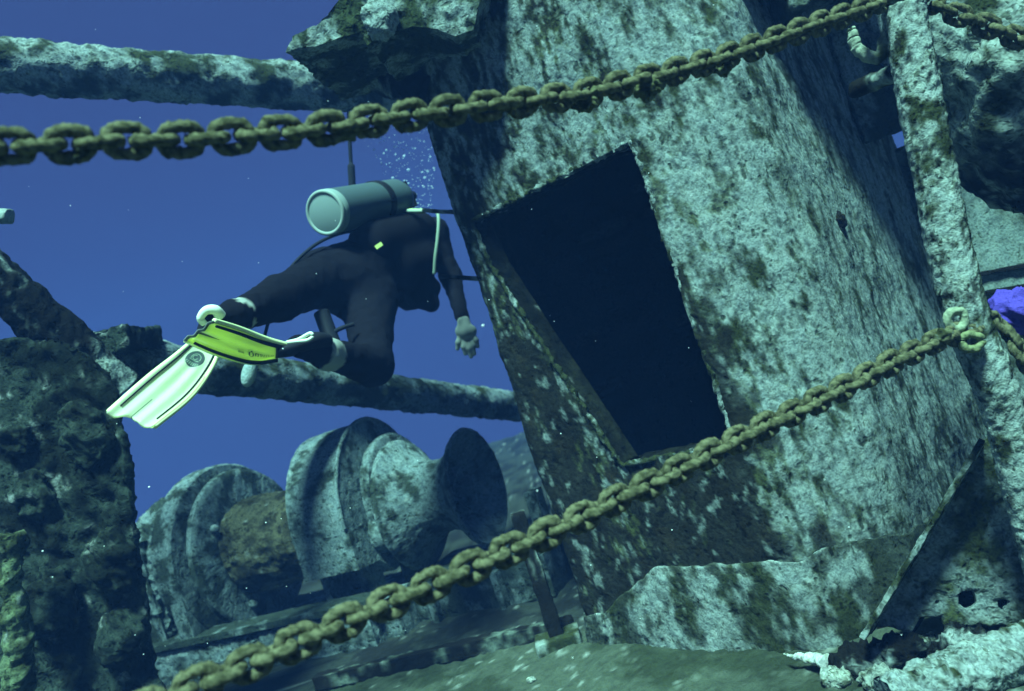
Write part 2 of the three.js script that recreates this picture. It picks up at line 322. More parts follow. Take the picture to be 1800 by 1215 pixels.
// boom bracket reaching out of the mast on the upper left
{
  const base = at(760, 40, 2.8);
  const t = thing('boom_bracket', 'ragged weed-grown steel bracket with an arched underside at the upper left of the mast', 'bracket', base);
  const out = [[503, 92], [520, 62], [560, 42], [585, 8], [640, -40], [640, -120], [900, -120], [840, 10], [832, 52], [800, 62], [770, 50], [725, 46], [690, 56], [655, 74], [645, 80], [634, 56], [600, 66], [550, 82]];
  const g = outlined(out, 2.55, V(0.12, 0.02, -1).normalize().multiplyScalar(0.55));
  part('plate', crust(g, { edge: 0.016, crease: 0.7, amp: 0.012, f: 12, big: 0.012, bf: 5, paint: crustPaint({ bias: 0.24, f: 6, dark: [0.055, 0.07, 0.03] }) }), coarseM, t);
  part('lug', crust(new THREE.SphereGeometry(0.05, 32, 24).scale(1.1, 1.2, 0.7).translate(...at(668, 34, 2.53).toArray()), { amp: 0.018, f: 14, paint: crustPaint({ bias: -0.4 }) }), coarseM, t, 'pale knob on the bracket');
  part('lower_web', crust(sweep([at(640, 118, 3.1), at(760, 165, 2.95)], 0.07, { nL: 40, nR: 24, straight: true }), { amp: 0.02, f: 10, paint: crustPaint({ bias: 0.3, dark: DARK }) }), coarseM, t);
}

// ---------------------------------------------------------------- booms, posts, bars
function pipe(name, label, cat, pts, r, o = {}) {
  const t = thing(name, label, cat, pts[0]);
  part('tube', crust(sweep(pts, r, { nL: o.nL ?? 160, nR: o.nR ?? 48, straight: pts.length === 2 }), { amp: o.amp ?? 0.012, f: o.f ?? 11, big: o.big ?? 0.01, bf: 4, paint: o.paint ?? crustPaint({ bias: 0, f: 6, sy: 1 }) }), o.mat ?? coarseM, t);
  return t;
}
pipe('cargo_boom', 'thick mottled steel boom crossing the upper left above the diver', 'boom', [at(-500, 82, 3.0), at(1000, 182, 4.42)], 0.108, { nL: 240, amp: 0.016, paint: crustPaint({ f: 5, sy: 1, bias: 0.04, dark: OLIVE }) });
{
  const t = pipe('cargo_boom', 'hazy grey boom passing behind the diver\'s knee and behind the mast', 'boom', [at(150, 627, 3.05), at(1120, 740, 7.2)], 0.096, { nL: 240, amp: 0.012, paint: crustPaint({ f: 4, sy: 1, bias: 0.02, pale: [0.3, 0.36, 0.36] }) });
}
pipe('leaning_pipe', 'dark thick pipe slanting down from the left edge into the encrusted block', 'pipe', [at(-380, 160, 2.55), at(215, 690, 3.0)], 0.085, { paint: crustPaint({ bias: 0.4, dark: DARK }) });  // shade over the pipe is put into its dark colour
{
  const f = onDeck(985, 1136), t = thing('thin_post', 'thin dark upright post on the deck behind the left corner of the mast', 'post', f);
  part('bar', crust(box(0.05, 0.5, 0.05, f.x, 0.25, f.z), { edge: 0.02, amp: 0.006, paint: crustPaint({ bias: 0.3, dark: DARK }) }), fuzzM, t);
  part('foot', crust(box(0.16, 0.05, 0.12, f.x, 0.02, f.z), { edge: 0.02, amp: 0.006, paint: crustPaint({ bias: 0.2 }) }), fuzzM, t);
}
{
  const a = onDeck(560, 1212), b = onDeck(1010, 1112), t = thing('deck_coaming', 'low dark steel coaming bar running along the deck in front of the winch', 'coaming', a);
  const len = a.distanceTo(b), g = box(len, 0.055, 0.05, len / 2, 0.03, 0); const dir = b.clone().sub(a).normalize();
  g.rotateY(Math.atan2(-dir.z, dir.x)).translate(a.x, 0, a.z);
  part('bar', crust(g, { edge: 0.025, amp: 0.008, f: 12, paint: crustPaint({ bias: 0.3, dark: DARK, pale: [0.2, 0.24, 0.2] }) }), fuzzM, t);
}

// ---------------------------------------------------------------- rail stanchion and its two chains
{
  const c = [[1578, -120, 1.86], [1590, 20, 1.845], [1604, 99, 1.84], [1622, 200, 1.835], [1641, 296, 1.83], [1661, 400, 1.825], [1684, 500, 1.82], [1712, 590, 1.82], [1738, 650, 1.82], [1765, 720, 1.83], [1790, 810, 1.84], [1818, 920, 1.85], [1862, 1090, 1.86], [1900, 1240, 1.87]].map((q) => at(...q));
  const t = thing('rail_stanchion', 'pale crusted upright rail post with a slight bend that both chains hang from', 'stanchion', V(c.at(-1).x, 0, c.at(-1).z));
  c.push(V(c.at(-1).x + 0.03, 0, c.at(-1).z));
  part('post', crust(sweep(c, 0.046, { nL: 420, nR: 56 }), { amp: 0.0045, f: 38, big: 0.004, bf: 8, paint: (p, n) => { const b = crustPaint({ bias: -0.2, f: 9, sy: 0.6, pale: [0.46, 0.52, 0.46], specks: 0.85 })(p); const side = n3(p.y * 7, 3, 4) * 0.25 + 0.35 * fbm(p.x * 25, p.y * 25, p.z * 25, 3); return mix3(b, OLIVE, smooth(0.45, 0.8, -n.x + side) * 0.85); }, tile: 0.6 }), crustM, t);  // colour darkens on the left-facing side, standing in for shade
  const eye = at(1681, 562, 1.765), ringG = new THREE.TorusGeometry(0.019, 0.0085, 20, 40); ringG.applyQuaternion(camera.quaternion).translate(eye.x, eye.y, eye.z);
  part('pad_eye', crust(ringG, { amp: 0.003, f: 40, paint: crustPaint({ bias: -0.2, pale: [0.4, 0.44, 0.3] }) }), fuzzM, t, 'small round eye welded to the post');
  part('shackle', crust(sweep([at(1690, 595, 1.76), at(1706, 588, 1.755), at(1726, 596, 1.76), at(1716, 612, 1.76), at(1696, 612, 1.76)], 0.0085, { nL: 60, nR: 12, closed: true }), { amp: 0.003, f: 40, paint: crustPaint({ dark: OLIVE, pale: [0.3, 0.32, 0.16] }) }), fuzzM, t);
  part('hook', crust(sweep([at(1496, 52, 1.9), at(1506, 82, 1.89), at(1528, 100, 1.88), at(1548, 98, 1.87), at(1556, 70, 1.86), at(1572, 40, 1.85)], (s) => 0.011 + 0.004 * Math.sin(s * 3.1), { nL: 60, nR: 14 }), { amp: 0.005, f: 30, paint: crustPaint({ bias: 0, pale: [0.42, 0.46, 0.36] }) }), fuzzM, t, 'bent hook hanging from the top of the post');
  part('stub', crust(sweep([at(1502, 158, 2.02), at(1590, 122, 1.87)], 0.021, { nL: 30, nR: 20, straight: true }), { amp: 0.005, f: 25, paint: crustPaint({ bias: 0.3, dark: DARK }) }), fuzzM, t);
}
const PITCH_M = 0.0345;
function linkGeo(k) {
  const d = 0.0089, half = PITCH_M / 2 + d * 0.8, w = 0.0176, pts = [], n = 40;     // w: half width to the wire's centre
  for (let i = 0; i < n; i++) { const q = i / n * 2 * Math.PI, c = Math.cos(q), s = Math.sin(q), e = 0.62; pts.push(V(Math.sign(c) * Math.pow(Math.abs(c), e) * half, 0, Math.sign(s) * Math.pow(Math.abs(s), 0.8) * w)); }
  return crust(sweep(pts, (t) => d * (1 + 0.08 * Math.sin(t * 12.6 + k)), { nL: 44, nR: 12, closed: true, up: V(0, 1, 0) }), {
    amp: 0.0032, f: 85, oct: 4, off: k * 9.7, tile: 0.12,
    paint: (p) => { const q = fbm(p.x * 60 + k * 5, p.y * 60, p.z * 60, 3); let c = mix3([0.29, 0.26, 0.145], [0.085, 0.08, 0.04], smooth(-0.25, 0.3, q)); return mix3(c, [0.40, 0.38, 0.22], smooth(0.3, 0.55, fbm(p.x * 90, p.y * 90 + k, p.z * 90, 2)) * 0.6); },
  });
}
const LINKS = [0, 1, 2, 3, 4].map(linkGeo);
function chain(label, pts, twist, growths = [], wob = 0.12) {
  const curve = new THREE.CatmullRomCurve3(pts, false, 'centripetal'), len = curve.getLength(), n = Math.floor(len / PITCH_M);
  const t = thing('rail_chain', label, 'chain', pts[0], 'rail chains of the stanchion');
  curve.arcLengthDivisions = 800; curve.updateArcLengths();
  for (let i = 0; i <= n; i++) {
    const u = i * PITCH_M / len, p = curve.getPointAt(u), T = curve.getTangentAt(u);
    const B = V().crossVectors(T, V(0, 1, 0)).normalize(), U = V().crossVectors(B, T);
    const m = local('link', LINKS[i % 5], fuzzM, t);
    m.quaternion.setFromRotationMatrix(new THREE.Matrix4().makeBasis(T, U, B));
    m.rotateX(twist[0] + (twist[1] - twist[0]) * u + (i % 2 ? Math.PI / 2 : 0) + (rnd() - 0.5) * wob * 2); m.rotateZ((rnd() - 0.5) * 0.1);
    m.position.copy(p).sub(t.position);
    m.scale.setScalar(0.97 + 0.07 * rnd());
  }
  for (const [x, y, z, r] of growths) {
    const c = at(x, y, z);
    part('growth', crust(new THREE.SphereGeometry(r, 28, 20).scale(1.25, 0.8, 0.9).translate(c.x, c.y, c.z), { amp: r * 0.7, f: 40, paint: crustPaint({ pale: [0.2, 0.2, 0.1], dark: [0.06, 0.06, 0.025], f: 20 }), tile: 0.15 }), fuzzM, t);
  }
  return t;
}
const zu = (x) => 1 / (0.952 - 0.000262 * x), zl = (x) => 1 / (0.973 - 0.000243 * x);
chain('upper olive chain sagging across the whole picture in front of the boom and mast',
  [[-420, 262], [-290, 264], [-160, 264], [-60, 260], [40, 256], [140, 253], [240, 247], [340, 245], [430, 238], [520, 231], [600, 222], [660, 212], [730, 202], [800, 193], [880, 184], [950, 176], [1040, 162], [1130, 139], [1210, 119], [1290, 95], [1370, 67], [1450, 39], [1520, 15], [1575, -8]].map(([x, y]) => at(x, y, zu(x))), [0.44, 0.27],
  [[1032, 176, zu(1032), 0.02], [1138, 154, zu(1138), 0.022], [1272, 122, zu(1272), 0.014], [612, 236, zu(612), 0.012], [142, 270, zu(142), 0.01]]);
chain('lower olive chain climbing from the bottom left to the eye on the post',
  [[-360, 1530], [-150, 1432], [60, 1335], [200, 1270], [330, 1212], [450, 1162], [590, 1101], [680, 1062], [760, 1028], [840, 992], [920, 956], [1000, 921], [1080, 880], [1160, 842], [1240, 801], [1320, 761], [1400, 722], [1480, 683], [1560, 641], [1620, 612], [1670, 590], [1700, 585]].map(([x, y]) => at(x, y, zl(x))), [-0.1, 0.1],
  [[1655, 594, zl(1655) - 0.01, 0.018], [700, 1073, zl(700), 0.009]]);
chain('blurred dark chain running off to the right at the top corner beside the post', [[1612, -12, 1.86], [1660, 16, 1.86], [1720, 40, 1.86], [1790, 68, 1.86], [1880, 100, 1.85], [1960, 130, 1.84]].map((q) => at(...q)), [0.3, 0.5]);
chain('short slack chain end hanging off the right side of the post', [[1718, 570, 1.8], [1755, 568, 1.82], [1790, 610, 1.8], [1850, 690, 1.78], [1900, 740, 1.75]].map((q) => at(...q)), [0.5, 0.2]);

// ---------------------------------------------------------------- gusset and wreckage, lower right
{
  const o = [[1724, 786], [1532, 1106], [1560, 1100], [1600, 1112], [1618, 1085], [1655, 1082], [1668, 1106], [1720, 1096], [1800, 1102], [1960, 1090], [1960, 640], [1800, 700]];
  const zz = (x) => 2.12 - (x - 1530) * 0.0003;
  const t = thing('gusset_bracket', 'triangular rusted-through gusset plate with a slanting flange, behind the foot of the post', 'bracket', onDeck(1640, 1110));
  const sh = new THREE.Shape(o.map(([x, y]) => new THREE.Vector2(x, -y)));
  for (const [x, y, r] of [[1702, 1054, 20], [1766, 1062, 11], [1648, 1060, 5]]) { const h = new THREE.Path(); for (let k = 0; k < 12; k++) { const q = k / 12 * 2 * Math.PI, rr = r * (0.8 + 0.35 * rnd()); k ? h.lineTo(x + rr * Math.cos(q), -y + rr * Math.sin(q) * 0.8) : h.moveTo(x + rr, -y); } sh.holes.push(h); }
  const g2 = new THREE.ShapeGeometry(sh).toNonIndexed(), A = g2.attributes.position, pos = [], nrm = camera.getWorldDirection(V()).multiplyScalar(0.014), put = (v) => pos.push(v.x, v.y, v.z);
  const map = (i) => at(A.getX(i), -A.getY(i), zz(A.getX(i)));
  const edges = new Map(), key = (i) => A.getX(i).toFixed(2) + ',' + A.getY(i).toFixed(2);
  for (let i = 0; i < A.count; i += 3) {
    const [a, b, c] = [map(i), map(i + 1), map(i + 2)];
    put(a); put(b); put(c); put(a.clone().add(nrm)); put(c.clone().add(nrm)); put(b.clone().add(nrm));
    for (const [p, q] of [[i, i + 1], [i + 1, i + 2], [i + 2, i]]) { const r = key(q) + '|' + key(p); edges.has(r) ? edges.delete(r) : edges.set(key(p) + '|' + key(q), [map(p), map(q)]); }
  }
  for (const [p, q] of edges.values()) { put(p); put(p.clone().add(nrm)); put(q); put(q); put(p.clone().add(nrm)); put(q.clone().add(nrm)); }
  const g = new THREE.BufferGeometry(); g.setAttribute('position', new THREE.Float32BufferAttribute(pos, 3));
  part('web', crust(g, { edge: 0.014, amp: 0.008, f: 14, paint: crustPaint({ bias: 0.05, dark: MOSS, f: 5, sy: 1 }) }), coarseM, t);
  part('dark_backing', (() => { const q = new THREE.ShapeGeometry(new THREE.Shape(o.map(([x, y]) => new THREE.Vector2(x, -y)))).toNonIndexed(), B = q.attributes.position; for (let i = 0; i < B.count; i++) { const v = at(B.getX(i) + 8, -B.getY(i), zz(B.getX(i)) + 0.09); B.setXYZ(i, v.x, v.y, v.z); } return crust(q, { edge: 0.03, amp: 0.006, f: 14, paint: crustPaint({ bias: 0.4, dark: DARK }) }); })(), coarseM, t);  // sheet added behind the holes so that they look dark
  // slanting flange standing towards the viewer along the web's free edge
  const a = at(1727, 780, 2.06), b = at(1524, 1116, 2.10), dir = b.clone().sub(a), len = dir.length(); dir.normalize();
  const outw = camera.position.clone().add(V(-0.22, 0, 0)).sub(a).normalize(), side = V().crossVectors(dir, outw).normalize(); const out2 = V().crossVectors(side, dir);
  const fg = box(len, 0.012, 0.15).applyMatrix4(new THREE.Matrix4().makeBasis(dir, side, out2)).translate(...a.clone().add(b).multiplyScalar(0.5).addScaledVector(out2, 0.02).toArray());
  part('flange', crust(fg, { edge: 0.014, amp: 0.005, f: 18, crease: 0.7, paint: crustPaint({ bias: 0.1, f: 8 }) }), coarseM, t);
}
{
  const a = onDeck(1560, 1235, 0.05), b = onDeck(1850, 1128, 0.05);
  pipe('fallen_pipe', 'pale crusted pipe lying on the deck in the bottom right corner', 'pipe', [a, b.clone().lerp(a, -0.3)], 0.055, { amp: 0.016, f: 16, paint: crustPaint({ bias: -0.15, f: 8, sy: 1 }) });
  const s0 = onDeck(1378, 1150, 0.03), s1 = onDeck(1452, 1163, 0.035);
  const t = thing('white_splinter', 'bright white pointed splinter lying on the deck below the mast', 'splinter', s0);
  part('shard', crust(sweep([s0, s1], (u) => 0.004 + 0.020 * u, { nL: 40, nR: 14, straight: true, squash: 0.7 }), { amp: 0.009, f: 30, paint: (p) => mix3([0.82, 0.84, 0.8], [0.4, 0.42, 0.3], smooth(0.1, 0.4, fbm(p.x * 40, p.y * 40, p.z * 40, 3))) }), fuzzM, t);
  const spots = [[1472, 1192, 0.03, 'pale lump of coral rubble at the tip of the white splinter'], [1545, 1192, 0.035, 'forked pale lump of rubble at the bottom edge beside the fallen pipe'], [1608, 1136, 0.028, 'whitish rubble lump in the shade under the gusset'], [1632, 1124, 0.016, 'tiny white chip beside the rubble under the gusset'], [1505, 1165, 0.05, 'dark rounded stone between the splinter and the gusset'], [1690, 1140, 0.055, 'dark weedy stone lying between gusset and fallen pipe'], [1580, 1150, 0.05, 'dark flat stone under the lower tip of the gusset'], [935, 1196, 0.012, 'tiny pale pebble alone on the deck left of the mast foot']];
  spots.forEach(([x, y, r, label], i) => {
    const c = onDeck(x, y, r * 0.5), dk = i >= 4 && i <= 6, g = thing('stone', label, 'stone', V(c.x, 0, c.z), 'stones at the foot of the mast');
    part('lump', crust(new THREE.SphereGeometry(r, 40, 28).scale(1.3, 0.8, 1).translate(c.x, c.y, c.z), { amp: r * 0.5, f: 18, off: i * 3, paint: crustPaint(dk ? { bias: 0.3, dark: DARK, f: 8 } : { bias: -0.1, pale: [0.55, 0.6, 0.5], f: 14 }) }), coarseM, g);
  });
}
// encrusted tank at the right edge, and what peeps out below it
{
  const c = at(1900, 130, 2.15), t = thing('encrusted_tank', 'big pale rounded tank thick with growth in the upper right corner', 'tank', c);
  const g = new THREE.SphereGeometry(0.35, 150, 110).scale(1.0, 1.25, 1.0).rotateZ(0.5).translate(c.x, c.y, c.z);
  part('hull', crust(g, { amp: 0.016, f: 13, big: 0.04, bf: 3, paint: (p, n) => { const lo = smooth(0.15, 0.0, p.y - (c.y - 0.16) - 0.14 * fbm(p.x * 7, p.y * 7, p.z * 7, 3)); return mix3(crustPaint({ bias: -0.05, f: 7, sy: 0.5, pale: [0.46, 0.52, 0.46] })(p), crustPaint({ bias: 0.35, dark: DARK, f: 9 })(p), lo); } }), coarseM, t);  // lower part darkened in the colour, as a shaded underside
  part('pedestal', crust(new THREE.CylinderGeometry(0.11, 0.16, c.y - 0.2, 32, 20).translate(c.x + 0.08, (c.y - 0.2) / 2, c.z), { amp: 0.01, paint: crustPaint({ bias: 0.2 }) }), coarseM, t);
  const b = at(1745, 480, 3.2), s = thing('strapped_plate', 'narrow pale plate crossed by two dark straps between the post and the tank', 'plate', b);
  const q = new THREE.Quaternion().setFromEuler(new THREE.Euler(0, -0.2, -0.12));
  const put = (w, h, d, x, y, z) => box(w, h, d, x, y, z).applyQuaternion(q).translate(b.x, b.y, b.z);
  part('plate', crust(put(0.36, 1.4, 0.02, 0, -0.08, 0), { edge: 0.04, amp: 0.006, paint: crustPaint({ bias: -0.15, pale: [0.33, 0.4, 0.36] }) }), crustM, s);
  for (const y of [0.005, -0.07]) part('strap', crust(put(0.38, 0.016, 0.03, 0, y, 0.012), { edge: 0.03, amp: 0.004, paint: () => DARK }), fuzzM, s);
  const v = at(1792, 548, 1.98), f = thing('violet_sponge', 'small violet-blue rounded lump at the right edge below the tank', 'sponge', v);
  part('lump', crust(new THREE.SphereGeometry(0.058, 60, 40).scale(1.1, 0.95, 0.9).translate(v.x, v.y, v.z), { amp: 0.02, f: 14, paint: () => [0.13, 0.08, 0.55], tile: 0.3 }), fuzzM, f);
  part('stalk', crust(sweep([V(v.x + 0.02, 0, v.z), v.clone()], 0.018, { nL: 60, nR: 14, straight: true }), { amp: 0.008, f: 20, paint: crustPaint({ bias: 0.3 }) }), fuzzM, f);
  const d = thing('dark_bulkhead', 'dark steel bulkhead filling the gap right of the post at the edge', 'bulkhead', V(2.3, 0, -3.2));
  part('plate', crust(box(1.6, 1.35, 0.06, 2.45, 0.675, -3.3), { edge: 0.06, amp: 0.015, f: 8, paint: crustPaint({ bias: 0.15 }) }), coarseM, d);
}

// ---------------------------------------------------------------- the winch
{
  const mouth = at(838, 855, 4.0), th = -23 * Math.PI / 180, Y = mouth.y;
  const t = thing('deck_winch', 'hazy blue-green deck winch with a flared warping drum and an arched gear cover', 'winch', V(mouth.x, 0, mouth.z));
  t.rotation.y = th; t.updateMatrixWorld(true);
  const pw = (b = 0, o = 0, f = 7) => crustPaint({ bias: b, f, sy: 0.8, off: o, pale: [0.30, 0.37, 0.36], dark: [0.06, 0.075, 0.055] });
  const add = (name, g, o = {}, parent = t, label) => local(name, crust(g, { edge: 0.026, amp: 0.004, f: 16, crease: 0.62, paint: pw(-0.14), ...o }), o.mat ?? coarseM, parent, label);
  const L = (prof, seg) => latheX(prof.map(([q, w]) => [q, w * 1.1]), seg).translate(0, Y, 0);
  const bell = add('warping_drum', L([[-0.40, 0.06], [-0.40, 0.27], [-0.385, 0.295], [-0.365, 0.29], [-0.33, 0.245], [-0.28, 0.195], [-0.22, 0.163], [-0.15, 0.157], [-0.09, 0.178], [-0.045, 0.215], [-0.01, 0.252], [0.008, 0.262], [0.014, 0.25], [-0.012, 0.236], [-0.05, 0.196], [-0.11, 0.152], [-0.2, 0.13], [-0.24, 0.05], [-0.24, 0.001]], 110), { edge: 0.02, amp: 0.0045 }, t, 'flared warping drum at the right end');
  add('nut', L([[-0.25, 0.001], [-0.15, 0.045], [-0.15, 0.001]], 16), { amp: 0.004 }, bell);
  const web = (a) => box(0.14, 0.012, 0.13, -0.13, 0.09, 0).rotateX(a).translate(0, Y, 0);
  for (const a of [0.5, 2.5, 4.4]) add('web', web(a), { amp: 0.004 }, bell);
  add('shaft', L([[-2.0, 0.001], [-2.0, 0.055], [-0.2, 0.055], [-0.2, 0.001]], 24));
  add('hub_disc', L([[-0.53, 0.001], [-0.53, 0.27], [-0.47, 0.28], [-0.46, 0.27], [-0.44, 0.16], [-0.4, 0.12], [-0.4, 0.001]], 80).translate(0, 0.06, -0.1));
  // gear cover: arch-shaped, cut off below the shaft
  const arch = new THREE.Shape(); arch.moveTo(-0.36, -0.16); arch.lineTo(-0.36, 0); arch.absarc(0, 0, 0.36, Math.PI, 0, true); arch.lineTo(0.36, -0.05); arch.lineTo(0.22, -0.2); arch.lineTo(-0.1, -0.24); arch.lineTo(-0.2, -0.17);
  const cover = add('gear_cover', new THREE.ExtrudeGeometry(arch, { depth: 0.32, bevelEnabled: false, curveSegments: 40 }).rotateY(Math.PI / 2).scale(1, 1.24, 1.06).translate(-0.83, Y + 0.02, 0), { paint: pw(-0.12, 3) }, t, 'arched gear cover');
  add('cover_seam', new THREE.TorusGeometry(0.366, 0.009, 8, 60, Math.PI).rotateY(Math.PI / 2).scale(1, 1.24, 1.06).translate(-0.515, Y + 0.02, 0), { edge: 0, amp: 0.003, paint: pw(-0.3) }, cover);
  add('boss', L([[-0.52, 0.001], [-0.52, 0.09], [-0.42, 0.07], [-0.42, 0.001]], 24).translate(0, -0.08, 0.14), {}, cover);
  const ped = add('pedestal', box(0.16, Y - 0.16, 0.1, -0.68, (Y - 0.16) / 2 + 0.14, 0.16), { paint: pw(-0.25, 8) });
  add('rib', box(0.035, Y - 0.2, 0.16, -0.78, (Y - 0.2) / 2 + 0.14, 0.24).rotateX(-0.02), { paint: pw(-0.25, 5) });
  add('rib', box(0.035, Y - 0.2, 0.14, -0.575, (Y - 0.2) / 2 + 0.14, 0.22), { paint: pw(-0.2, 6) });
  for (const y of [0.22, 0.31]) add('bolt', new THREE.SphereGeometry(0.018, 12, 8).translate(-0.68, y, 0.215), { edge: 0, amp: 0.003, paint: () => BROWN }, ped);
  // rope drum, its flange and brake band; shade put into the left parts' colour
  const rope = crustPaint({ pale: [0.17, 0.16, 0.09], dark: [0.06, 0.055, 0.03], f: 5, sy: 1 });
  const drum = add('cable_drum', L([[-1.42, 0.001], [-1.42, 0.23], [-1.3, 0.235], [-1.15, 0.21], [-1.0, 0.22], [-0.86, 0.2], [-0.86, 0.001]], 90), { amp: 0.014, f: 9, paint: rope }, t, 'drum still wound with brown rotting cable');
  const fl = add('flange', L([[-1.46, 0.001], [-1.47, 0.38], [-1.455, 0.395], [-1.43, 0.39], [-1.42, 0.37], [-1.415, 0.001]], 100), { paint: pw(0.1, 2) }, drum);
  for (const [a, r] of [[0.6, 0.3], [3.7, 0.27], [5.2, 0.31]]) add('bolt', new THREE.SphereGeometry(0.024, 12, 10).translate(-1.405, Y + r * Math.sin(a), r * Math.cos(a)), { edge: 0, amp: 0.004, paint: pw(-0.4) }, fl);
  add('brake_band', L([[-1.66, 0.30], [-1.66, 0.43], [-1.65, 0.44], [-1.53, 0.44], [-1.52, 0.43], [-1.52, 0.30]], 100), { paint: pw(0.08, 7) });
  add('end_gear', L([[-2.05, 0.001], [-2.05, 0.31], [-1.9, 0.36], [-1.66, 0.37], [-1.66, 0.001]], 80), { paint: pw(0.18, 9), amp: 0.02 });
  add('side_frame', box(0.1, 0.75, 0.62, -1.83, 0.36, 0.1), { paint: pw(0.15, 1), amp: 0.02 });
  const strut = add('side_frame', box(0.09, 0.62, 0.1, -1.57, 0.3, 0.42), { paint: pw(-0.05, 4) });
  // bed plates
  add('bed', box(1.75, 0.17, 0.1, -1.35, 0.085, 0.42), { edge: 0.035, paint: pw(-0.1, 12), amp: 0.012 });
  add('bed', box(1.9, 0.12, 0.7, -1.35, 0.06, 0.0), { edge: 0.05, paint: pw(0.3, 13) });
  add('bed_rim', box(1.85, 0.03, 0.16, -1.35, 0.2, 0.41), { edge: 0.035, paint: pw(0.45, 14) });
  const toe = add('foot_box', box(0.72, 0.19, 0.5, -0.02, 0.095, 0.0), { edge: 0.035, paint: pw(0.35, 15) });
  add('foot_box', box(0.3, 0.16, 0.3, -0.52, 0.08, 0.25), { edge: 0.035, paint: pw(-0.1, 15) });
  for (const x of [-0.25, 0.1]) add('stiffener', box(0.03, 0.17, 0.06, x, 0.085, 0.27), { edge: 0.03, paint: pw(0.0, 2) }, toe);
  add('bearing_post', box(0.09, 0.42, 0.12, -0.47, 0.2, 0), { paint: pw(0.3) });
  add('bearing_post', box(0.06, 0.4, 0.1, 0.18, 0.2, -0.2), { paint: pw(0.1) });
}

// ---------------------------------------------------------------- encrusted block at the lower left
{
  const c = at(60, 930, 2.85), t = thing('encrusted_machinery', 'dark lumpy machinery block smothered in growth at the lower left edge', 'machinery', V(c.x, 0, c.z));
  const p = crustPaint({ bias: 0.08, f: 6, sy: 0.8, pale: [0.055, 0.07, 0.052], dark: [0.014, 0.017, 0.011] });  // block coloured dark in place of the shade over this side
  const G = (g, o = {}) => crust(g, { edge: 0.02, amp: 0.016, f: 12, big: 0.035, bf: 4, paint: p, ...o });
  const top = at(90, 600, 2.85).y;
  part('housing', G(outlined([[-80, 612], [40, 592], [110, 598], [165, 630], [205, 690], [222, 790], [232, 900], [244, 1000], [262, 1120], [340, 1420], [-80, 1420]], 2.78, at(90, 900, 1).sub(camera.position).normalize().multiplyScalar(0.45))), coarseM, t);
  for (const [x, y, r, q] of [[30, 775, 0.05, 0.5], [60, 870, 0.06, 0.4], [195, 985, 0.08, 0.55], [150, 760, 0.08, 0.4], [95, 1060, 0.09, 0.45], [215, 1120, 0.08, 0.6]]) part('growth', G(new THREE.SphereGeometry(r, 44, 30).scale(1, 1.3, q).translate(...at(x, y, 2.76).toArray()), { edge: 0, amp: 0.025, f: 14 }), coarseM, t);
  const a = at(16, 940, 2.6), b = at(40, 1300, 2.6);
  part('edge_rail', G(sweep([a, b], 0.04, { nL: 80, nR: 24, straight: true }), { edge: 0, big: 0.02, amp: 0.02, paint: crustPaint({ bias: 0.05, pale: [0.2, 0.25, 0.13], f: 8 }) }), coarseM, t, 'paler green upright edge');
  part('ledge', G(box(0.22, 0.09, 0.3, ...at(205, 608, 3.1).toArray()), { edge: 0.02, amp: 0.015, big: 0.02 }), coarseM, t);
  const k = at(2, 380, 2.9), s = thing('pipe_stub', 'small pale pipe end poking in at the left edge above the leaning pipe', 'pipe', k);
  part('stub', crust(sweep([at(-420, 352, 3.1), at(17, 380, 2.9)], 0.026, { nL: 60, nR: 18, straight: true }), { amp: 0.008, f: 25, paint: crustPaint({ bias: -0.2 }) }), fuzzM, s);
}

// ---------------------------------------------------------------- the diver
function field(lo, hi, cell, dist, color) {   // marching cubes over a distance field
  const size = hi.clone().sub(lo), side = Math.max(size.x, size.y, size.z), n = Math.ceil(side / cell) + 3, mc = new MarchingCubes(n, new THREE.MeshBasicMaterial(), false, false, 160000);
  const c = lo.clone().add(hi).multiplyScalar(0.5), half = n * cell / 2, q = V();
  for (let z = 0; z < n; z++) for (let y = 0; y < n; y++) for (let x = 0; x < n; x++) { q.set(c.x + (x / n * 2 - 1) * half, c.y + (y / n * 2 - 1) * half, c.z + (z / n * 2 - 1) * half); mc.field[x + y * n + z * n * n] = -dist(q); }
  mc.isolation = 0; mc.update();
  const g0 = new THREE.BufferGeometry(); g0.setAttribute('position', new THREE.BufferAttribute(mc.positionArray.slice(0, mc.count * 3), 3));
  g0.scale(half, half, half).translate(c.x, c.y, c.z);
  const g = mergeVertices(g0, 1e-5); g.computeVertexNormals();
  const C = new Float32Array(g.attributes.position.count * 3);
  for (let i = 0; i < g.attributes.position.count; i++) C.set(color(q.fromBufferAttribute(g.attributes.position, i)), i * 3);
  g.setAttribute('color', new THREE.BufferAttribute(C, 3));
  return g;
}
const capsule = (p, a, b, ra, rb) => { const ab = b.clone().sub(a), t = Math.min(1, Math.max(0, p.clone().sub(a).dot(ab) / ab.lengthSq())); return p.distanceTo(ab.multiplyScalar(t).add(a)) - (ra + (rb - ra) * t); };
function smin(ds, k) { let s = 0, m = Math.min(...ds); for (const d of ds) s += Math.exp(-(d - m) / k); return m - k * Math.log(s); }
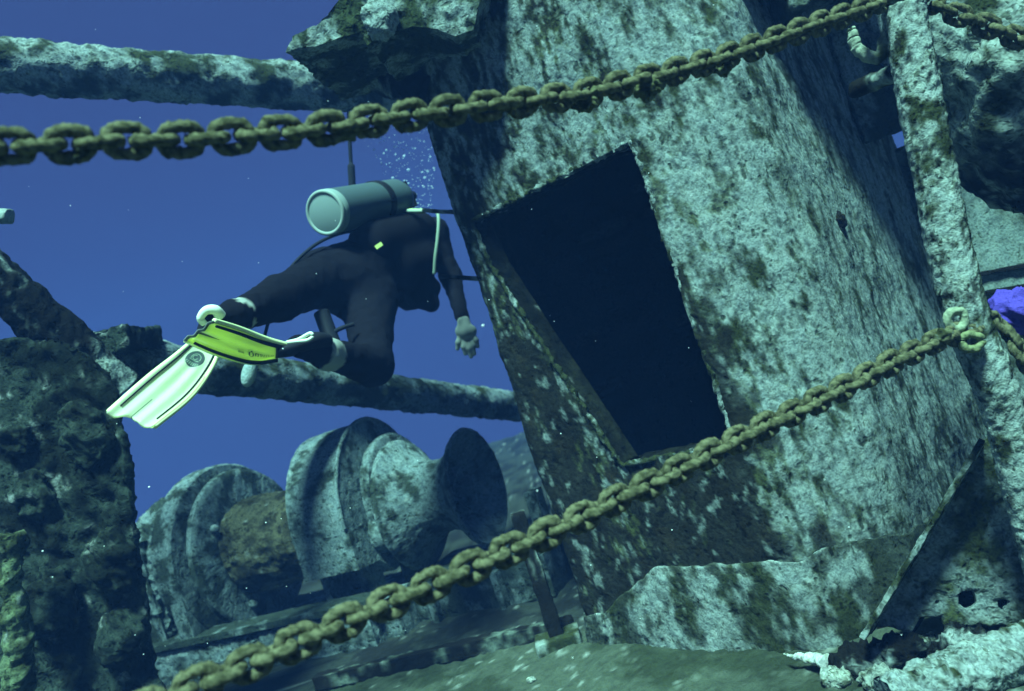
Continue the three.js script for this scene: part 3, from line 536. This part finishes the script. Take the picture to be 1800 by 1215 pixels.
{
  const base = at(630, 490, 3.35);
  const t = thing('person', 'scuba diver in a black wetsuit swimming away with yellow-white fins and a grey air tank', 'person', base);
  const suit = [0.008, 0.007, 0.010], skin = [0.30, 0.31, 0.27];
  const J = { pelvis: at(612, 492, 3.36), waist: at(650, 470, 3.5), chest: at(698, 452, 3.68), neck: at(738, 422, 3.86), head: at(756, 418, 3.98),
    hipL: at(568, 490, 3.28), kneeL: at(492, 524, 2.98), ankL: at(414, 556, 2.7), toeL: at(372, 560, 2.62),
    hipR: at(648, 528, 3.36), kneeR: at(654, 642, 3.08), ankR: at(574, 622, 2.76), toeR: at(522, 608, 2.64),
    shR: at(762, 408, 3.78), elR: at(792, 486, 3.76), wrR: at(814, 562, 3.62), hand: at(819, 592, 3.60), shL: at(665, 425, 3.85), elL: at(700, 500, 3.95), wrL: at(745, 520, 4.1) };
  const B = [[J.pelvis, J.waist, 0.145, 0.135], [J.waist, J.chest, 0.135, 0.15], [J.chest, J.neck, 0.13, 0.07], [J.neck, J.head, 0.065, 0.095], [J.pelvis, J.hipL, 0.12, 0.115], [J.pelvis, J.hipR, 0.12, 0.115],
    [J.hipL, J.kneeL, 0.105, 0.074], [J.kneeL, J.ankL, 0.078, 0.05], [J.ankL, J.toeL, 0.042, 0.036], [J.hipR, J.kneeR, 0.108, 0.072], [J.kneeR, J.ankR, 0.074, 0.048], [J.ankR, J.toeR, 0.044, 0.036],
    [J.chest, J.shR, 0.11, 0.062], [J.shR, J.elR, 0.058, 0.044], [J.elR, J.wrR, 0.044, 0.029], [J.chest, J.shL, 0.1, 0.066], [J.shL, J.elL, 0.058, 0.044], [J.elL, J.wrL, 0.043, 0.03], [J.waist, at(720, 512, 3.7), 0.11, 0.085]];
  const pts = Object.values(J), lo = V(1e9, 1e9, 1e9), hi = V(-1e9, -1e9, -1e9); pts.forEach((p) => { lo.min(p); hi.max(p); }); lo.subScalar(0.17); hi.addScalar(0.17);
  const legL = [J.kneeL, J.ankL, J.toeL], bare = (p) => {
    const al = J.ankL.clone().lerp(J.kneeL, 0.08), ar = J.ankR.clone().lerp(J.kneeR, 0.02);
    return p.distanceTo(al) < 0.058 || p.distanceTo(ar) < 0.062;
  };
  const bodyD = (p) => { const ds = []; for (const [a, b, ra, rb] of B) { const d = capsule(p, a, b, ra, rb); if (d < 0.3) ds.push(d); } const d = ds.length ? smin(ds, 0.014) : 0.3; return Math.abs(d) < 0.04 ? d + 0.0035 * n3(p.x * 16, p.y * 22, p.z * 16) + 0.0022 * n3(p.x * 45, p.y * 30, p.z * 45) : d; };
  const body = field(lo, hi, 0.0135, bodyD, (p) => bare(p) ? skin : p.distanceTo(J.wrR) < 0.02 ? skin : suit);
  // bare right hand: palm and five fingers hanging, each its own chain
  const k = (x, y, z) => at(x, y, z), Hh = [[k(815, 566, 3.61), k(818, 583, 3.6), 0.028, 0.034], [k(811, 582, 3.6), k(827, 582, 3.6), 0.027, 0.027]];
  const fingers = [[[809, 588], [805, 602], [804, 613]], [[815, 593], [815, 610], [818, 622]], [[821, 594], [824, 613], [828, 627]], [[826, 592], [831, 608], [834, 622]], [[830, 586], [837, 598], [840, 609]]];
  const rr = [0.0108, 0.0105, 0.0106, 0.0102, 0.0095];
  fingers.forEach((f, i) => { for (let s = 0; s < 2; s++) Hh.push([k(...f[s], 3.6 - 0.012 * s), k(...f[s + 1], 3.6 - 0.012 * (s + 1) + 0.02 * s), rr[i] * (1 - 0.08 * s), rr[i] * (0.94 - 0.12 * s)]); });
  const hd = (p) => smin(Hh.map(([a, b, ra, rb]) => capsule(p, a, b, ra, rb)), 0.0035);
  const hlo = at(800, 640, 3.55).min(at(845, 550, 3.66)), hhi = at(800, 550, 3.66).max(at(845, 640, 3.55)); hlo.subScalar(0.03); hhi.addScalar(0.03);
  const hand = field(hlo, hhi, 0.0032, hd, () => skin);
  part('body', mergeGeometries([body, hand]), new THREE.MeshPhysicalMaterial({ vertexColors: true, roughness: 0.95, specularIntensity: 0.06, name: 'neoprene_and_skin' }), t);

  const rubber = M({ color: new THREE.Color().setRGB(0.014, 0.014, 0.018), roughness: 0.6 }), steel = M({ color: new THREE.Color().setRGB(0.075, 0.10, 0.105), roughness: 0.45, metalness: 0.1 });
  // air tank on the back
  const tb = at(572, 374, 3.22), tt = at(708, 348, 3.74), ax = tt.clone().sub(tb).normalize(), tl = tb.distanceTo(tt);
  const qx = new THREE.Quaternion().setFromUnitVectors(V(1, 0, 0), ax), X = (g) => g.applyQuaternion(qx).translate(tb.x, tb.y, tb.z);
  const tank = part('air_tank', X(latheX([[0, 0.001], [0, 0.072], [0.006, 0.083], [0.018, 0.0875], [0.03, 0.089], [tl - 0.07, 0.089], [tl - 0.03, 0.075], [tl, 0.04], [tl + 0.02, 0.022], [tl + 0.04, 0.001]], 80)), steel, t, 'grey steel air tank on the back');
  part('tank_foot', X(latheX([[-0.004, 0.001], [-0.004, 0.079], [0.02, 0.0895], [0.035, 0.0895]], 64)), M({ color: new THREE.Color().setRGB(0.22, 0.27, 0.25), roughness: 0.8 }), tank, 'pale flat foot of the tank');
  part('boot_rim', X(new THREE.TorusGeometry(0.081, 0.0085, 14, 72).rotateY(Math.PI / 2)), M({ color: new THREE.Color().setRGB(0.29, 0.34, 0.30), roughness: 0.7 }), tank, 'raised pale rim of the tank foot');
  for (const s of [0.42, 0.62]) part('tank_band', X(latheX([[tl * s - 0.02, 0.0895], [tl * s - 0.02, 0.0935], [tl * s + 0.02, 0.0935], [tl * s + 0.02, 0.0895]], 64)), rubber, tank).visible = s > 0.5;
  part('valve', X(mergeGeometries([latheX([[tl + 0.02, 0.001], [tl + 0.02, 0.022], [tl + 0.09, 0.022], [tl + 0.09, 0.001]], 20), new THREE.CylinderGeometry(0.018, 0.018, 0.12, 18).translate(tl + 0.06, 0.01, 0)])), rubber, tank);
  const tube = (name, pts, r, mat, label, parent = t) => part(name, sweep(pts, r, { nL: 60, nR: 12 }), mat, parent, label);
  const yel = M({ color: new THREE.Color().setRGB(0.55, 0.62, 0.18), roughness: 0.5 }), pal = M({ color: new THREE.Color().setRGB(0.32, 0.40, 0.30), roughness: 0.5 });
  tube('inflator_hose', [at(716, 371, 3.6), at(738, 371, 3.55), at(757, 370, 3.52), at(768, 374, 3.5), at(771, 388, 3.49), at(769, 420, 3.48), at(765, 452, 3.47), at(763, 482, 3.47)], (s) => s < 0.25 ? 0.0085 : 0.0072, pal, 'pale green inflator hose over the shoulder');
  tube('hose_sleeve', [at(718, 371, 3.615), at(730, 371, 3.6), at(744, 371, 3.6)], 0.0105, yel, 'yellow hose end');
  tube('regulator_hose', [at(690, 395, 3.55), at(640, 405, 3.4), at(600, 410, 3.28), at(558, 428, 3.2), at(522, 458, 3.15), at(497, 492, 3.1), at(478, 525, 3.0)], 0.0065, rubber);
  const bcd = new THREE.MeshPhysicalMaterial({ color: new THREE.Color().setRGB(0.008, 0.007, 0.010), roughness: 0.95, specularIntensity: 0.06 });
  const vest = (p) => smin([capsule(p, at(655, 428, 3.42), at(735, 405, 3.72), 0.10, 0.085), capsule(p, at(700, 470, 3.52), at(748, 455, 3.66), 0.10, 0.075), capsule(p, at(735, 520, 3.6), at(758, 535, 3.6), 0.055, 0.035), capsule(p, at(745, 500, 3.6), at(762, 505, 3.62), 0.05, 0.03)], 0.02);
  part('buoyancy_vest', field(at(560, 330, 3.6).min(at(800, 600, 3.2)), at(560, 330, 3.9).max(at(800, 600, 3.9)).max(at(800, 330, 3.9)), 0.011, vest, () => [1, 1, 1]), bcd, t, 'black inflated vest with side pockets');
  part('buckle', new THREE.BoxGeometry(0.03, 0.016, 0.008).rotateZ(0.3).translate(...at(666, 432, 3.31).toArray()), yel, t, 'small yellow buckle');
  tube('gauge_hose', [at(478, 545, 3.0), at(470, 572, 2.96), at(462, 600, 2.93), at(450, 625, 2.9)], 0.006, rubber);
  part('gauge_console', crust(new THREE.SphereGeometry(0.034, 28, 20).scale(0.75, 1.5, 0.6).rotateZ(-0.55).translate(...at(438, 656, 2.88).toArray()), { amp: 0.002, paint: () => [0.42, 0.52, 0.52] }), fuzzM, t, 'pale dangling gauge');
  tube('strap', [at(565, 550, 3.1), at(574, 575, 3.08), at(588, 612, 3.05)], 0.03, rubber);
  tube('strap', [at(585, 585, 3.06), at(600, 577, 3.06), at(622, 570, 3.08)], 0.008, rubber);
  const mask = part('mask', new THREE.TorusGeometry(0.06, 0.016, 10, 30).scale(1.1, 0.7, 1).applyQuaternion(qx).translate(...J.head.clone().addScaledVector(ax, 0.07).toArray()), rubber, t);

  // fins: a cambered blade between two edge lines, rails along both, foot pocket, strap
  function fin(label, left, right, opts) {
    const cl = new THREE.CatmullRomCurve3(left.map((q) => at(...q))), cr = new THREE.CatmullRomCurve3(right.map((q) => at(...q)));
    const nu = 18, nv = 48, P = [], pos = [], uv = [], idx = [];
    const face = V().crossVectors(cl.getPoint(1).sub(cl.getPoint(0)), cr.getPoint(0.5).sub(cl.getPoint(0.5))).normalize(); if (face.dot(cz) < 0) face.negate();
    for (const s of [0.004, -0.004]) for (let j = 0; j <= nv; j++) for (let i = 0; i <= nu; i++) {
      const u = i / nu, v = j / nv, notch = v > 0.9 ? 1 - 0.0 : 1;
      const vv = v * (1 - opts.notch * Math.max(0, 1 - Math.abs(u - 0.45) / 0.28) * smooth(0.6, 1, v));
      const a = cl.getPoint(vv), b = cr.getPoint(vv), q = a.lerp(b, u).addScaledVector(face, s + opts.camber * (u * (1 - u) * 4) + 0.004 * Math.cos(u * 6.2832 * 3) * smooth(0.2, 0.5, v));
      pos.push(q.x, q.y, q.z); uv.push(u, v);
    }
    const w = nu + 1, lay = w * (nv + 1);
    for (let j = 0; j < nv; j++) for (let i = 0; i < nu; i++) { const a = j * w + i; idx.push(a, a + 1, a + w, a + 1, a + w + 1, a + w); const b = a + lay; idx.push(b, b + w, b + 1, b + 1, b + w, b + w + 1); }
    const rim = []; for (let i = 0; i < nu; i++) rim.push([i, i + 1]); for (let j = 0; j < nv; j++) rim.push([j * w + nu, (j + 1) * w + nu]); for (let i = nu; i > 0; i--) rim.push([nv * w + i, nv * w + i - 1]); for (let j = nv; j > 0; j--) rim.push([j * w, (j - 1) * w]);
    for (const [a, b] of rim) idx.push(a, a + lay, b, b, a + lay, b + lay);
    const g = new THREE.BufferGeometry(); g.setAttribute('position', new THREE.Float32BufferAttribute(pos, 3)); g.setAttribute('uv', new THREE.Float32BufferAttribute(uv, 2)); g.setIndex(idx); g.computeVertexNormals();
    const cv = document.createElement('canvas'); cv.width = 256; cv.height = 512; const x = cv.getContext('2d'); opts.draw(x);
    const map = new THREE.CanvasTexture(cv); map.colorSpace = THREE.SRGBColorSpace; map.flipY = false;
    const blade = part('fin', g, new THREE.MeshPhysicalMaterial({ map, roughness: 0.55, transmission: 0.65, thickness: 0 }), t, label);
    for (const [cu, inset] of [[0.1, 1], [0.9, -1]]) {
      const pp = []; for (let j = 0; j <= 12; j++) { const v = j / 12 * 0.93; pp.push(cl.getPoint(v).lerp(cr.getPoint(v), cu).addScaledVector(face, 0.006 + opts.camber * cu * (1 - cu) * 4)); }
      part('rail', sweep(pp, (s) => opts.rail * (1 - 0.4 * s), { nL: 50, nR: 8 }), rubber, blade);
    }
    for (const cu of [0.0, 1.0]) { const pp = []; for (let j = 0; j <= 12; j++) pp.push(cl.getPoint(j / 12 * 0.985).lerp(cr.getPoint(j / 12 * 0.985), cu)); part('edge_bead', sweep(pp, 0.0075, { nL: 50, nR: 8 }), opts.edge, blade); }
    return blade;
  }
  const finYel = M({ color: new THREE.Color().setRGB(0.80, 0.86, 0.42), roughness: 0.5 });
  const bg = (x, c) => { x.fillStyle = c; x.fillRect(0, 0, 256, 512); for (let i = 0; i < 900; i++) { x.fillStyle = `rgba(${120 + rnd() * 100},${140 + rnd() * 100},60,0.05)`; x.fillRect(rnd() * 256, rnd() * 512, 1 + rnd() * 3, 6 + rnd() * 40); } };
  const f1 = fin('fin with a pale yellow-white blade and a dark round emblem', [[352, 588, 2.68], [312, 622, 2.60], [262, 661, 2.50], [187, 727, 2.36]], [[388, 610, 2.68], [370, 650, 2.60], [336, 697, 2.50], [268, 753, 2.36]],
    { notch: 0.035, camber: -0.004, rail: 0.0036, edge: finYel, draw: (x) => {
      bg(x, '#f7fbd6'); x.save(); x.translate(122, 150); x.scale(1.2, 1.0);  // yellow blade paled to near white: strong light put into its colour
      x.fillStyle = '#30463c'; x.beginPath(); x.arc(0, 0, 54, 0, 7); x.fill();
      x.strokeStyle = '#a8c0a0'; x.lineWidth = 6; for (let k = -3; k <= 3; k++) { x.beginPath(); x.moveTo(k * 11, 26); x.lineTo(k * 12, 44); x.stroke(); }
      x.lineWidth = 5; x.beginPath(); x.arc(0, -6, 28, 2.6, 6.6); x.stroke(); x.beginPath(); x.arc(-6, -8, 14, 0, 5); x.stroke(); x.beginPath(); x.moveTo(-30, 14); x.lineTo(26, 10); x.stroke(); x.restore();
      x.fillStyle = '#8c9a78'; x.fillRect(112, 420, 5, 92);
    } });
  const f2 = fin('fin seen from below with a green-yellow blade', [[505, 606, 2.60], [470, 596, 2.55], [420, 577, 2.46], [374, 563, 2.36]], [[484, 632, 2.64], [444, 638, 2.60], [385, 624, 2.54], [322, 597, 2.46]],
    { notch: 0.0, camber: 0.006, rail: 0.0075, edge: finYel, draw: (x) => {
      bg(x, '#f2fb92'); x.fillStyle = '#2a3a1c'; x.beginPath(); x.moveTo(118, 512); x.lineTo(142, 512); x.lineTo(128, 385); x.fill(); x.fillRect(0, 504, 256, 8);
      x.save(); x.translate(150, 168); x.rotate(-Math.PI / 2); x.scale(-1, 1); x.rotate(Math.PI); x.fillStyle = '#26331c'; x.font = 'italic bold 44px serif'; x.fillText('Quattro', -70, 12); x.font = 'italic bold 30px sans-serif'; x.fillText('\u2248\u2248', -122, 4); x.restore();
    } });
  // foot pockets and straps
  part('foot_pocket', sweep([at(400, 556, 2.70), at(384, 556, 2.66), at(366, 572, 2.655), at(358, 592, 2.65)], (s) => 0.05 * (1 - 0.35 * s), { nL: 40, nR: 24, squash: 0.75 }), rubber, f1, 'black foot pocket');
  part('heel_strap', sweep([at(360, 570, 2.58), at(352, 560, 2.57), at(362, 546, 2.57), at(378, 545, 2.58), at(388, 556, 2.6)], (s) => 0.010 + 0.008 * s, { nL: 40, nR: 12 }), M({ color: new THREE.Color().setRGB(0.72, 0.76, 0.62), roughness: 0.6 }), f1, 'pale heel strap');
  part('foot_pocket', sweep([at(562, 604, 2.73), at(545, 602, 2.68), at(515, 612, 2.63), at(484, 620, 2.60)], (s) => 0.052 * (1 - 0.45 * s * s), { nL: 40, nR: 24, squash: 0.62 }), rubber, f2, 'black foot pocket');
  part('heel_strap', sweep([at(504, 602, 2.57), at(524, 597, 2.56), at(545, 586, 2.55), at(549, 592, 2.55), at(540, 598, 2.55), at(522, 600, 2.56)], 0.0055, { nL: 60, nR: 10, closed: true }), M({ color: new THREE.Color().setRGB(0.72, 0.78, 0.6), roughness: 0.6 }), f2, 'pale looped strap end');
}
{ // thin line rising from behind the tank
  const t = thing('hanging_line', 'thin dark line hanging straight down behind the air tank', 'line', at(618, 330, 3.9));
  part('cord', sweep([at(612, 150, 3.95), at(614, 230, 3.9), at(617, 290, 3.9), at(620, 345, 3.9)], (s) => s > 0.72 ? 0.017 : 0.009, { nL: 60, nR: 10 }), M({ color: new THREE.Color().setRGB(0.02, 0.02, 0.025) }), t);
}
// ---------------------------------------------------------------- bubbles and drifting specks
function swarm(name, label, category, geo, mat, list) {
  const m = new THREE.InstancedMesh(geo, mat, list.length), q = new THREE.Matrix4();
  list.forEach(([p, s], i) => { q.makeScale(s * (0.8 + 0.5 * rnd()), s, s * (0.8 + 0.5 * rnd())).setPosition(p); m.setMatrixAt(i, q); });
  m.name = name; m.userData = { kind: 'stuff', label, category }; m.castShadow = m.receiveShadow = true; scene.add(m);
}
{
  const bub = []; for (let i = 0; i < 420; i++) { const s = rnd(), x = 735 - 45 * s + (rnd() - 0.5) * (50 + 110 * s), y = 375 - 190 * s + (rnd() - 0.5) * 20; bub.push([at(x, y, 4.0 + (rnd() - 0.5) * 0.3), 0.0015 + 0.0085 * rnd() * rnd() * rnd()]); }
  swarm('bubbles', 'loose cloud of air bubbles rising beside the mast above the diver', 'bubbles', new THREE.SphereGeometry(1, 12, 8).scale(1, 0.7, 1), new THREE.MeshPhysicalMaterial({ color: new THREE.Color().setRGB(0.85, 0.95, 1), roughness: 0.05, transmission: 0.55, thickness: 0, ior: 1.33 }), bub);
  const sp = []; for (let i = 0; i < 110; i++) { const z = 1.3 + 2.6 * rnd(); sp.push([at(rnd() * 1800, rnd() * 1215, z), 0.0009 + 0.0014 * rnd() * rnd()]); }
  swarm('drifting_specks', 'tiny pale specks drifting in the water', 'specks', new THREE.IcosahedronGeometry(1, 0), M({ color: new THREE.Color().setRGB(0.8, 0.84, 0.8) }), sp);
}
scene.traverse((o) => { if (o.isMesh) o.castShadow = o.receiveShadow = true; });
renderer.render(scene, camera);
